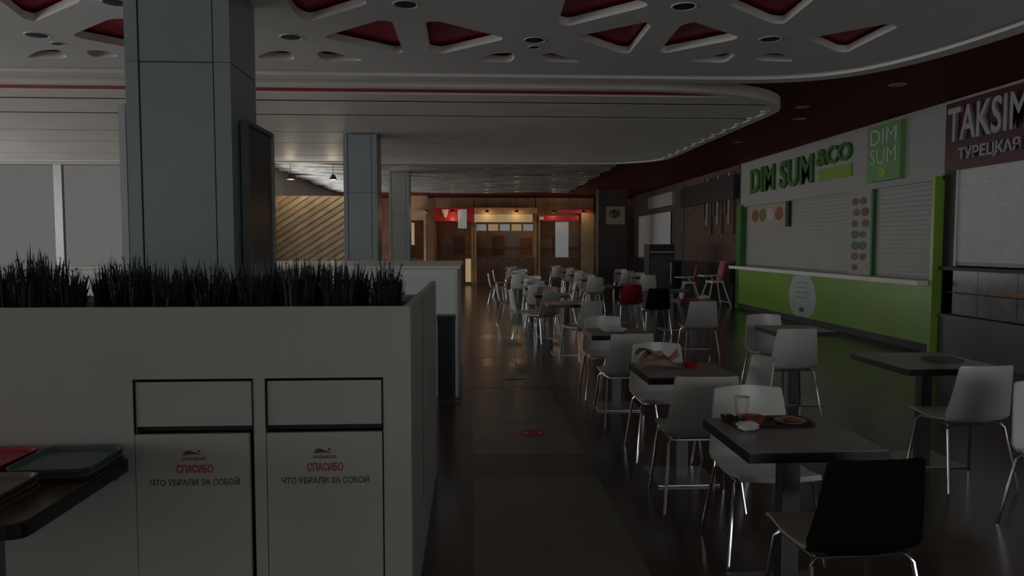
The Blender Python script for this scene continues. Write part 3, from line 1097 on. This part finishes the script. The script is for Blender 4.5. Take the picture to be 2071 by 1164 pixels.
crumple('paper_napkin', 'crumpled napkin on the table with three chairs', 'napkin', 'paper_white', (t5.x - 0.05, dep(t5.x, t5.y) + 0.05, 0.75), 0.10, 0.07, 0.03, 33, 0.25)
for i, (x, y) in enumerate(far[:7]):
    if i % 2 == 0:
        crumple('paper_napkin', 'crumpled napkin on a far cafe table', 'napkin', 'paper_white', (x, dep(x, y) - 0.05, 0.75), 0.11, 0.08, 0.04, 40 + i, 0.25)['group'] = 'napkins on far tables'
    else:
        tray('serving_tray', 'red tray on a far cafe table', 'tray_red', (x, dep(x, y), 0.75), 0.1, 0.36, 0.26, 'red trays on far tables')

# ---- white high chairs by the green counter
def high_chair(x, y, deg, label):
    e = thing('high_chair', label, 'high chair', (x, y, 0), math.radians(deg))
    for sx_ in (-1, 1):
        for sy_ in (-1, 1):
            MB().tube([(sx_ * 0.15, sy_ * 0.13, 0.56), (sx_ * 0.29, sy_ * 0.29, 0.0)], 0.018, 8).build('leg', 'shell_white', e)
    for sy_ in (-1, 1):
        MB().tube([(-0.26, sy_ * 0.26, 0.1), (0.26, sy_ * 0.26, 0.1)], 0.012, 6).build('stretcher', 'shell_white', e)
    MB().prism(round_poly([(-0.19, -0.17), (0.19, -0.17), (0.19, 0.17), (-0.19, 0.17)], 0.06, 3), 0.55, 0.60).build('seat', 'shell_white', e)
    rows = [[(s * 0.17, -0.16 - 0.02 * k + 0.05 * s * s, 0.60 + 0.09 * k) for s in (-1, -.5, 0, .5, 1)] for k in range(6)]
    MB().sheet(rows, 0.015).build('backrest', 'shell_red', e)
    MB().prism(round_poly([(-0.2, 0.08), (0.2, 0.08), (0.2, 0.38), (-0.2, 0.38)], 0.06, 3), 0.70, 0.73).build('tray', 'shell_white', e)
    for sx_ in (-1, 1):
        MB().tube([(sx_ * 0.17, -0.12, 0.72), (sx_ * 0.18, 0.1, 0.715)], 0.012, 6).build('arm', 'shell_white', e)
        MB().tube([(sx_ * 0.17, -0.02, 0.6), (sx_ * 0.18, 0.02, 0.715)], 0.012, 6).build('arm_post', 'shell_white', e)
    return e


high_chair(6.35, 18.85, 95, 'white high chair with red back beside the green counter').scale = (1.1, 1.1, 1.12)
high_chair(5.95, 19.8, 80, 'white high chair with red back behind the first one')

# ================================================================== GREEN KIOSK
XK = 6.85
Y0, Y1 = P(1906, 500, x=6.85).y, P(1496, 500, x=6.85).y
gk = thing('dumpling_kiosk', 'white and green food kiosk with closed grey shutters and green counter', 'kiosk', (XK, (Y0 + Y1) / 2, 0))
YC = (Y0 + Y1) / 2


def G(y):
    return y - YC


sg = B('sign_board', 'white_paint', gk, 0.0, 0.7, G(Y0), G(Y1), 2.62, ZC - 0.002)
MB().box(-0.03, 0.0, G(Y0), G(Y1), 2.55, 2.63).build('sign_ledge', 'white_paint', gk)


def onwall(fn, x, ya, z):
    return wallm(x, ya, z)


yA, yB = P(1521, 365, x=XK).y, P(1652, 340, x=XK).y
text_mesh('sign_letters', 'DIM SUM', 'green_dark', sg, wallm(0.0, G(yA), 2.84), 0.60, yA - yB - 0.1, 0.05, bold=0.025)
yC_, yD = P(1655, 320, x=XK).y, P(1726, 300, x=XK).y
text_mesh('sign_letters', '&CO', 'green_dark', sg, wallm(0.0, G(yC_), 3.14), 0.34, yC_ - yD, 0.05, bold=0.03)
MB().box(-0.03, 0.0, G(yD), G(yC_) - 0.1, 2.84, 3.07).build('sign_bar', 'green_panel', sg)
yE, yF_ = P(1765, 300, x=XK).y, P(1832, 300, x=XK).y
lb = B('logo_board', 'green_pale', gk, -0.09, 0.0, G(yF_), G(yE), 2.66, 3.58)
lb['label'] = 'pale green square logo board'
wE = yE - yF_
text_mesh('logo_letters', 'DIM', 'emblem_white', lb, wallm(-0.09, G(yE) - 0.1, 3.26), 0.26, wE - 0.2, 0.01)
text_mesh('logo_letters', 'SUM', 'emblem_white', lb, wallm(-0.09, G(yE) - 0.1, 2.94), 0.26, wE - 0.2, 0.01)
MB().prism([(G((yE + yF_) / 2) + 0.12 * math.cos(t), 2.79 + 0.07 * math.sin(t)) for t in [k * math.pi / 8 for k in range(16)]], -0.1, -0.09, 'x').build('logo_dot', 'green_yellow', lb)
# frame posts
B('frame_post', 'green_panel', gk, -0.14, 0.5, G(Y0), G(Y0) + 0.07, 0.0, 2.60)
B('frame_post', 'green_dark', gk, -0.10, 0.5, G(Y1) - 0.3, G(Y1), 0.0, 2.60)


def shutter(ya, yb, z0, z1, m, parent, x=0.06, pitch=0.075):
    rows = []
    n = int((z1 - z0) / pitch)
    for i in range(n + 1):
        z = z0 + (z1 - z0) * i / n
        for q, dxx in ((0.0, 0.0), (0.5, -0.0012), (0.88, 0.0018)):
            zz_ = z + q * (z1 - z0) / n
            if zz_ <= z1 + 1e-6:
                rows.append([(x + dxx, ya, zz_), (x + dxx, yb, zz_)])
    o = MB().sheet(rows, 0.012).build('roller_shutter', m, parent)
    B('bottom_bar', 'frame_grey', o, x - 0.02, x + 0.02, ya, yb, z0 - 0.03, z0 + 0.02)
    return o


yP0, yP1 = P(1717, 480, x=XK).y, P(1762, 480, x=XK).y
shutter(G(yP0), G(Y1) - 0.3, 1.10, 2.60, 'shutter_grey', gk)
shutter(G(Y0) + 0.07, G(yP1), 1.10, 2.60, 'shutter_grey', gk)
pil = B('menu_pillar', 'white_paint', gk, -0.02, 0.35, G(yP1), G(yP0), 1.06, 2.56)
B('edge_trim', 'green_dark', gk, -0.02, 0.2, G(yP1) - 0.06, G(yP1) - 0.002, 1.06, 2.60)
rf = random.Random(4)
wP = yP0 - yP1
for k in range(7):
    zc = 1.2 + k * 0.195
    for s in (0.28, 0.7):
        m = rf.choice(['food_red', 'food_pale', 'food_green', 'food_brown'])
        yy = G(yP1) + wP * (s + rf.uniform(-0.08, 0.08))
        r1 = rf.uniform(0.07, 0.1)
        MB().prism([(yy + r1 * 1.4 * math.cos(t), zc + r1 * 0.8 * math.sin(t)) for t in [q * math.pi / 6 for q in range(12)]], -0.026, -0.02, 'x').build('menu_picture', m, pil)
yS0, yS1 = P(1517, 430, x=XK).y, P(1590, 430, x=XK).y
po = B('menu_poster', 'food_pale', gk, 0.0, 0.03, G(yS1), G(yS0), 2.02, 2.54)
for k in range(4):
    yy = G(yS0) - (yS0 - yS1) * (0.16 + 0.22 * k)
    MB().prism([(yy + 0.2 * math.cos(t), 2.30 + 0.15 * math.sin(t)) for t in [q * math.pi / 7 for q in range(14)]], -0.008, 0.0, 'x').build('menu_picture', ['food_brown', 'food_green', 'wall_pale', 'food_red'][k], po)
B('poster_edge', 'black_matte', po, -0.02, 0.03, G(yS1) - 0.16, G(yS1), 2.0, 2.55)
# counter
ct = MB().box(-0.3, 0.25, G(Y0) + 0.1, G(Y1) - 0.05, 1.0, 1.075).build('counter_top', 'slat_white', gk, bevel=0.006)
cf = B('counter_front', 'green_panel', gk, -0.12, 0.02, G(Y0) + 0.07, G(Y1) - 0.3, 0.13, 1.0)
B('plinth', 'plinth', gk, -0.06, 0.02, G(Y0) + 0.07, G(Y1) - 0.3, 0.0, 0.13)
eg0, eg1 = P(1596, 600, x=XK - 0.12).y, P(1651, 600, x=XK - 0.12).y
ec, er = G((eg0 + eg1) / 2), (eg0 - eg1) / 2
egg = [(ec + er * math.cos(t) * (1 - 0.1 * math.sin(t)), min(0.995, max(0.135, 0.57 + 0.50 * math.sin(t)))) for t in [q * math.pi / 16 for q in range(32)]]
em = MB().prism(egg, -0.128, -0.12, 'x').build('emblem_disc', 'emblem_white', cf)
for q in range(4):
    B('emblem_line', 'emblem_line', em, -0.132, -0.128, ec - er * 0.45, ec + er * 0.45, 0.52 + 0.1 * q, 0.545 + 0.1 * q)
MB().prism([(ec + 0.12 * math.cos(t), 0.28 + 0.05 * math.sin(t)) for t in [q * math.pi / 6 for q in range(12)]], -0.132, -0.128, 'x').build('emblem_leaf', 'green_dark', em)
em['label'] = 'white egg shaped emblem'

# ================================================================== TURKISH KIOSK
Ya, Yb = 4.4, Y0 - 0.015
yc = (Ya + Yb) / 2
tk = thing('turkish_kiosk', 'dark maroon Turkish food kiosk with white shutter and black counter', 'kiosk', (XK, yc, 0))


def T(y):
    return y - yc


ts = B('sign_board', 'maroon', tk, -0.02, 0.6, T(Ya), T(Yb), 2.66, 3.61)
B('sign_trim', 'letter_silver', ts, -0.03, 0.0, T(Ya), T(Yb), 3.612, 3.65)
yT0, yT1 = P(1926, 250, x=XK).y, P(2041, 235, x=XK).y
wI = (yT0 - yT1)
text_mesh('sign_letters', 'TAKSIM', 'letter_silver', ts, wallm(-0.02, T(yT0), 3.05), 0.48, wI * 1.36, 0.05, bold=0.015)
yU0, yU1 = P(1944, 315, x=XK).y, P(2069, 300, x=XK).y
wU = yU0 - yU1
text_mesh('sign_letters', 'ТУРЕЦКАЯ', 'letter_silver', ts, wallm(-0.02, T(yU0), 2.76), 0.19, wU, 0.03, bold=0.015)
text_mesh('sign_letters', 'КУХНЯ', 'letter_silver', ts, wallm(-0.02, T(yU0) - wU - 0.12, 2.76), 0.19, wU * 0.62, 0.03, bold=0.015)
B('frame_post', 'black_matte', tk, 0.0, 0.4, T(Yb) - 0.24, T(Yb), 0.0, 2.66)
B('frame_post', 'black_matte', tk, 0.0, 0.4, T(Ya), T(Ya) + 0.2, 0.0, 2.66)
so = shutter(T(Ya) + 0.2, T(Yb) - 0.24, 1.34, 2.66, 'shutter_white', tk, 0.05)
B('edge_trim', 'frame_light', tk, 0.0, 0.04, T(Yb) - 0.27, T(Yb) - 0.24, 1.3, 2.66)
MB().box(-0.06, 0.3, T(Ya), T(Yb) - 0.02, 1.24, 1.29).build('counter_top', 'black_matte', tk)
nt_ = 8
for k in range(nt_):
    a = T(Ya) + (Yb - Ya - 0.02) * k / nt_
    b = T(Ya) + (Yb - Ya - 0.02) * (k + 1) / nt_
    for z0_, z1_ in ((0.62, 0.92), (0.93, 1.24)):
        B('marble_tile', 'marble_black', tk, 0.0, 0.03, a + 0.004, b - 0.004, z0_, z1_ - 0.004)
B('counter_carcass', 'joint_dark', tk, 0.02, 0.3, T(Ya), T(Yb) - 0.02, 0.0, 1.24)
B('accent_strip', 'wood_orange', tk, -0.012, 0.0, T(Ya), T(9.3), 0.955, 0.985)
rail = B('tray_shelf', 'navy_panel', tk, -0.06, 0.02, T(Ya), T(Yb) - 0.02, 0.56, 0.60)
B('lower_panel', 'navy_panel', tk, -0.04, 0.02, T(Ya), T(Yb) - 0.03, 0.0, 0.56)

# ================================================================== FAR RIGHT STALLS
bs = thing('bronze_stall', 'brown stall with hanging bronze strips behind the green kiosk', 'kiosk', (XK, Y1 + 2.56, 0))
B('stall_wall', 'brick_brown', bs, 0.0, 0.7, -2.5, 2.4, 0.0, ZC - 0.002)
for k in range(9):
    MB().tube([(-0.06, -2.2 + k * 0.3, 1.9 + 0.25 * (k % 3)), (-0.06, -2.2 + k * 0.3, 3.5)], 0.035, 6).build('hanging_strip', ['bronze', 'shutter_grey', 'bronze'][k % 3], bs)
B('counter', 'black_matte', bs, -0.1, 0.0, -2.4, 2.3, 0.0, 1.1)
B('fascia', 'black_matte', bs, -0.15, 0.0, -2.45, 2.35, 2.8, 3.4)
ws_ = thing('white_shutter_stall', 'dark stall with a pale closed shutter and grey sign', 'kiosk', (XK, Y1 + 8.62, 0))
B('stall_wall', 'wall_dark', ws_, 0.0, 0.7, -3.6, 3.6, 0.0, ZC - 0.002)
shutter(-2.2, 2.6, 1.1, 2.75, 'shutter_white', ws_, -0.04, 0.11)
B('counter', 'black_matte', ws_, -0.35, 0.0, -3.4, 3.4, 0.0, 1.08)
B('stall_sign', 'letter_silver', ws_, -0.12, 0.0, -2.6, 0.8, 2.95, 3.4)
fc = thing('drinks_cabinet', 'tall black drinks cabinet standing in the far seating', 'cabinet', (P(1337, 600, y=20.6).x, 20.9, 0))
B('body', 'black_matte', fc, -0.36, 0.36, -0.33, 0.33, 0.06, 1.62)
B('plinth', 'plinth', fc, -0.33, 0.33, -0.3, 0.3, 0, 0.06)
d_ = B('glass_door', 'marble_black', fc, -0.32, 0.32, -0.35, -0.33, 0.15, 1.3)
B('handle', 'alu', d_, 0.24, 0.27, -0.38, -0.35, 0.5, 1.1)
B('light_strip', 'letter_silver', fc, -0.34, 0.34, -0.345, -0.33, 1.38, 1.42)
# poster box on a dark pier
ps2 = thing('hanging_picture', 'square amber picture box hung on a dark pier', 'picture', (P(1245, 435, y=27).x, 27.0, 0))
zc = P(1245, 435, y=27).z
B('picture_face', 'food_pale', ps2, -0.34, 0.34, -0.02, 0.0, zc - 0.32, zc + 0.32)
B('picture_frame', 'bronze', ps2, -0.38, 0.38, 0.0, 0.08, zc - 0.36, zc + 0.36)
blob(MB(), (-0.05, -0.03, zc + 0.05), 0.2, 0.03, 0.16, 10, 6, 2).build('picture_motif', 'bronze', ps2)
pier = struct(B('pier', 'wall_dark', None, P(1210, 500, y=27.1).x, P(1268, 500, y=27.1).x, 27.085, 27.7, 0, ZC - 0.001), 'dark pier carrying the amber picture')

# ================================================================== FAR END STALLS (lit, warm)
YE = 31.2


def stall(name, label, px0, px1, wall_m, y=YE):
    x0, x1 = P(px0, 495, y=y).x, P(px1, 495, y=y).x
    e = thing(name, label, 'kiosk', ((x0 + x1) / 2, y, 0))
    h = (x1 - x0) / 2
    B('back_wall', wall_m, e, -h, h, 1.0, 1.1, 0, ZC - 0.002)
    B('side_wall', wall_m, e, -h, -h + 0.1, 0, 1.0, 0, 2.9)
    B('side_wall', wall_m, e, h - 0.1, h, 0, 1.0, 0, 2.9)
    B('counter', 'bronze', e, -h + 0.1, h - 0.1, 0.0, 0.45, 0, 1.05)
    k = 0
    xx = -h + 0.2
    while xx + 0.55 < h - 0.1:
        B('wall_panel', ['batten_warm', 'warm_wall_b', 'food_pale', 'wood_orange'][k % 4], e, xx, xx + 0.5, 0.96, 1.0, 1.15, 1.9 + 0.12 * (k % 3))
        xx += 0.6
        k += 1
    B('back_shelf', 'bronze', e, -h + 0.1, h - 0.1, 0.7, 0.96, 1.45, 1.5)
    return e, h


def zpx(py, y):
    return P(1000, py, y=y).z


e, h = stall('red_awning_stall', 'warm lit stall with red awning at the hall end', 878, 958, 'warm_wall')
aw = MB().add([(-h, -0.25, zpx(447, YE)), (h, -0.25, zpx(447, YE)), (h, 0.0, zpx(420, YE)), (-h, 0.0, zpx(420, YE)), (-h, 0.0, zpx(447, YE)), (h, 0.0, zpx(447, YE))],
         [(0, 1, 2, 3), (0, 3, 4), (1, 5, 2), (0, 4, 5, 1), (2, 5, 4, 3)]).build('awning', 'sign_red', e)
MB().prism([(-0.5, zpx(424, YE)), (-0.2, zpx(424, YE)), (-0.3, zpx(440, YE)), (-0.38, zpx(440, YE))], -0.27, -0.25, 'y').build('sign_shape', 'sign_warm', e)
B('menu_light', 'sign_cool', e, 0.18, 0.55, -0.34, -0.26, zpx(462, YE), zpx(424, YE))
e, h = stall('lit_sign_stall', 'stall with long warm white lit sign at the hall end', 959, 1086, 'warm_wall')
B('sign_box', 'sign_warm', e, -h, h - 0.2, -0.15, 0, zpx(449, YE), zpx(433, YE))
B('sign_soffit', 'warm_wall', e, -h, h, -0.2, 1.0, zpx(432, YE), zpx(420, YE))
for k in range(5):
    B('menu_board', ['sign_cool', 'sign_warm'][k % 2], e, -h + 0.1 + k * 0.5, -h + 0.52 + k * 0.5, 0.1, 0.16, zpx(466, YE), zpx(453, YE))
e, h = stall('red_sign_stall', 'stall with red strip sign and pale door at the hall end', 1088, 1208, 'warm_wall')
B('sign_box', 'sign_red', e, -h, h * 0.35, -0.15, 0, zpx(446, YE), zpx(436, YE))
B('sign_lamp', 'sign_cool', e, -h + 0.05, -h + 0.22, -0.2, -0.15, zpx(444, YE), zpx(438, YE))
B('sign_top', 'sign_red', e, -h * 0.3, h * 0.8, 0.0, 0.1, zpx(430, YE), zpx(424, YE))
B('pale_panel', 'sign_cool', e, -h * 0.42, h * 0.02, -0.05, 0.0, zpx(520, YE), zpx(448, YE))
B('door_leaf', 'batten_warm', e, h * 0.45, h - 0.15, -0.05, 0.0, 0.05, zpx(430, YE))
e, h = stall('amber_stall', 'dim amber stall beyond the slim grey column', 826, 862, 'warm_wall', 30.0)
B('sign_box', 'batten_warm', e, -h, h, -0.1, 0, 2.6, 3.0)
B('menu_light', 'sign_warm', e, -h + 0.1, -h + 0.25, -0.05, 0.0, 1.6, 2.5)
# glow box added to lay a warm streak down the polished floor
lpz = thing('streak_glow', 'added amber glow box for the warm floor streak', 'lamp', (P(947, 540, y=29.5).x, 29.5, 0))
B('glow_panel', 'lamp_warm', lpz, -0.11, 0.11, -0.06, 0.06, 0.12, 1.05)
B('cap', 'bronze', lpz, -0.14, 0.14, -0.09, 0.09, 1.05, 1.1)
B('base', 'bronze', lpz, -0.14, 0.14, -0.09, 0.09, 0.0, 0.12)


# ceiling lamps of the far stalls
def stall_lamp(x, y, z, watts, tint=(1.0, 0.62, 0.30)):
    t = thing('pendant_lamp', 'small warm pendant lamp over a far stall', 'lamp', (x, y, z), 0, 'warm pendants over the far stalls')
    MB().lathe([(0.10, 0.0), (0.035, 0.12), (0.03, 0.12), (0.09, 0.004)], 14).build('shade', 'bronze', t)
    MB().lathe([(0.0, 0.0), (0.03, 0.02), (0.03, 0.05), (0.0, 0.07)], 10).build('bulb', 'lamp_warm', t)
    MB().tube([(0, 0, 0.12), (0, 0, ZC - z)], 0.006, 6).build('cord', 'black_matte', t)
    l = bpy.data.lights.new('pendant_light', 'POINT')
    l.energy = watts
    l.color = tint
    l.shadow_soft_size = 0.06
    lo = bpy.data.objects.new('pendant_light', l)
    COL.objects.link(lo)
    lo.parent = t
    lo.location = (0, 0, -0.06)


for px in (862, 915, 985, 1045, 1120, 1180):
    stall_lamp(P(px, 430, y=YE - 0.45).x, YE - 0.45, 2.95, 2.8)
for x in (-4.3, -3.3):
    stall_lamp(x, 17.75, 3.15, 7.0, (1.0, 0.82, 0.58))

# ---- warm lattice wall behind the pale column
lx0, lx1 = P(546, 450, y=18.4).x, P(700, 450, y=18.4).x
lw = thing('lattice_wall', 'warm orange wall of diagonal battens beside the pale column', 'wall panel', ((lx0 + lx1) / 2, 18.4, 0))
hw = (lx1 - lx0) / 2
ztop = P(620, 396, y=18.4).z
B('backing', 'batten_warm', lw, -hw, hw, 0.0, 0.08, 0, ztop)
nb = 24
RUN = 1.55
for k in range(nb):
    # each batten runs up to the right and is cut by the panel edges
    c = -hw - ztop * RUN + (2 * hw + ztop * RUN) * (k + 0.5) / nb
    pts = []
    w = 0.085
    for (o1, o2) in ((-w, 1), (w, 1)):
        xa_, za_ = c + o1, 0.0
        xb_, zb_ = c + o1 + ztop * RUN, ztop
        if xa_ < -hw:
            tcut = (-hw - xa_) / (xb_ - xa_)
            xa_, za_ = -hw, ztop * tcut
        if xb_ > hw:
            tcut = (hw - (c + o1)) / (ztop * RUN)
            xb_, zb_ = hw, ztop * tcut
        pts.append(((xa_, za_), (xb_, zb_)))
    (a0, a1), (b0, b1) = pts
    if a1[1] - a0[1] < 0.1 or b1[1] - b0[1] < 0.1:
        continue
    MB().prism([a0, b0, b1, a1], -0.035, 0.0, 'y').build('batten', ['batten_warm', 'batten_pale'][k % 2], lw)
gl = thing('globe_lamp', 'white globe lamp on a slim post before the lattice wall', 'lamp', (P(549, 440, y=17.0).x, 17.0, 0))
zg = P(549, 419, y=17.0).z
MB().lathe([(0.14 * math.sin(math.pi * k / 10), -0.14 * math.cos(math.pi * k / 10)) for k in range(11)], 18, (0, 0, zg)).build('globe', 'globe_white', gl, smooth=True)
MB().tube([(0, 0, 0.04), (0, 0, zg - 0.13)], 0.025, 8).build('post', 'frame_grey', gl)
MB().lathe([(0.15, 0), (0.15, 0.02), (0.03, 0.05)], 16).build('base', 'frame_grey', gl)

# ================================================================== CEILING FITTINGS
def downlight(px, py, r, z=ZP, label='unlit recessed downlight in the white ceiling plate', group='downlights of the white plate', rim='plate_white', cone='black_matte'):
    p = P(px, py, z=z)
    t = thing('downlight', label, 'downlight', (p.x, p.y, z), 0, group)
    MB().lathe([(r, 0.0), (r * 1.18, -0.006), (r * 1.22, 0.0)], 20).build('trim_ring', rim, t)
    MB().lathe([(0.0, -0.004), (r * 0.7, -0.003), (r * 1.02, -0.001)], 20).build('reflector', cone, t)


for px, py in [(820, 9), (589, 75), (1081, 81), (1383, 13), (1558, 79), (75, 71), (233, 5)]:
    downlight(px, py, 0.085)
for px, py in [(117, 88), (1081, 95)]:
    downlight(px, py, 0.05, label='small dark sprinkler rose in the white ceiling plate', group='sprinkler roses of the white plate')
for px, py in [(1815, 171), (1622, 216), (1617, 240), (1492, 287)]:
    downlight(px, py, 0.085, ZC, 'round pale light fitting in the dark red ceiling', 'pale fittings of the red ceiling', 'frame_light', 'frame_grey')
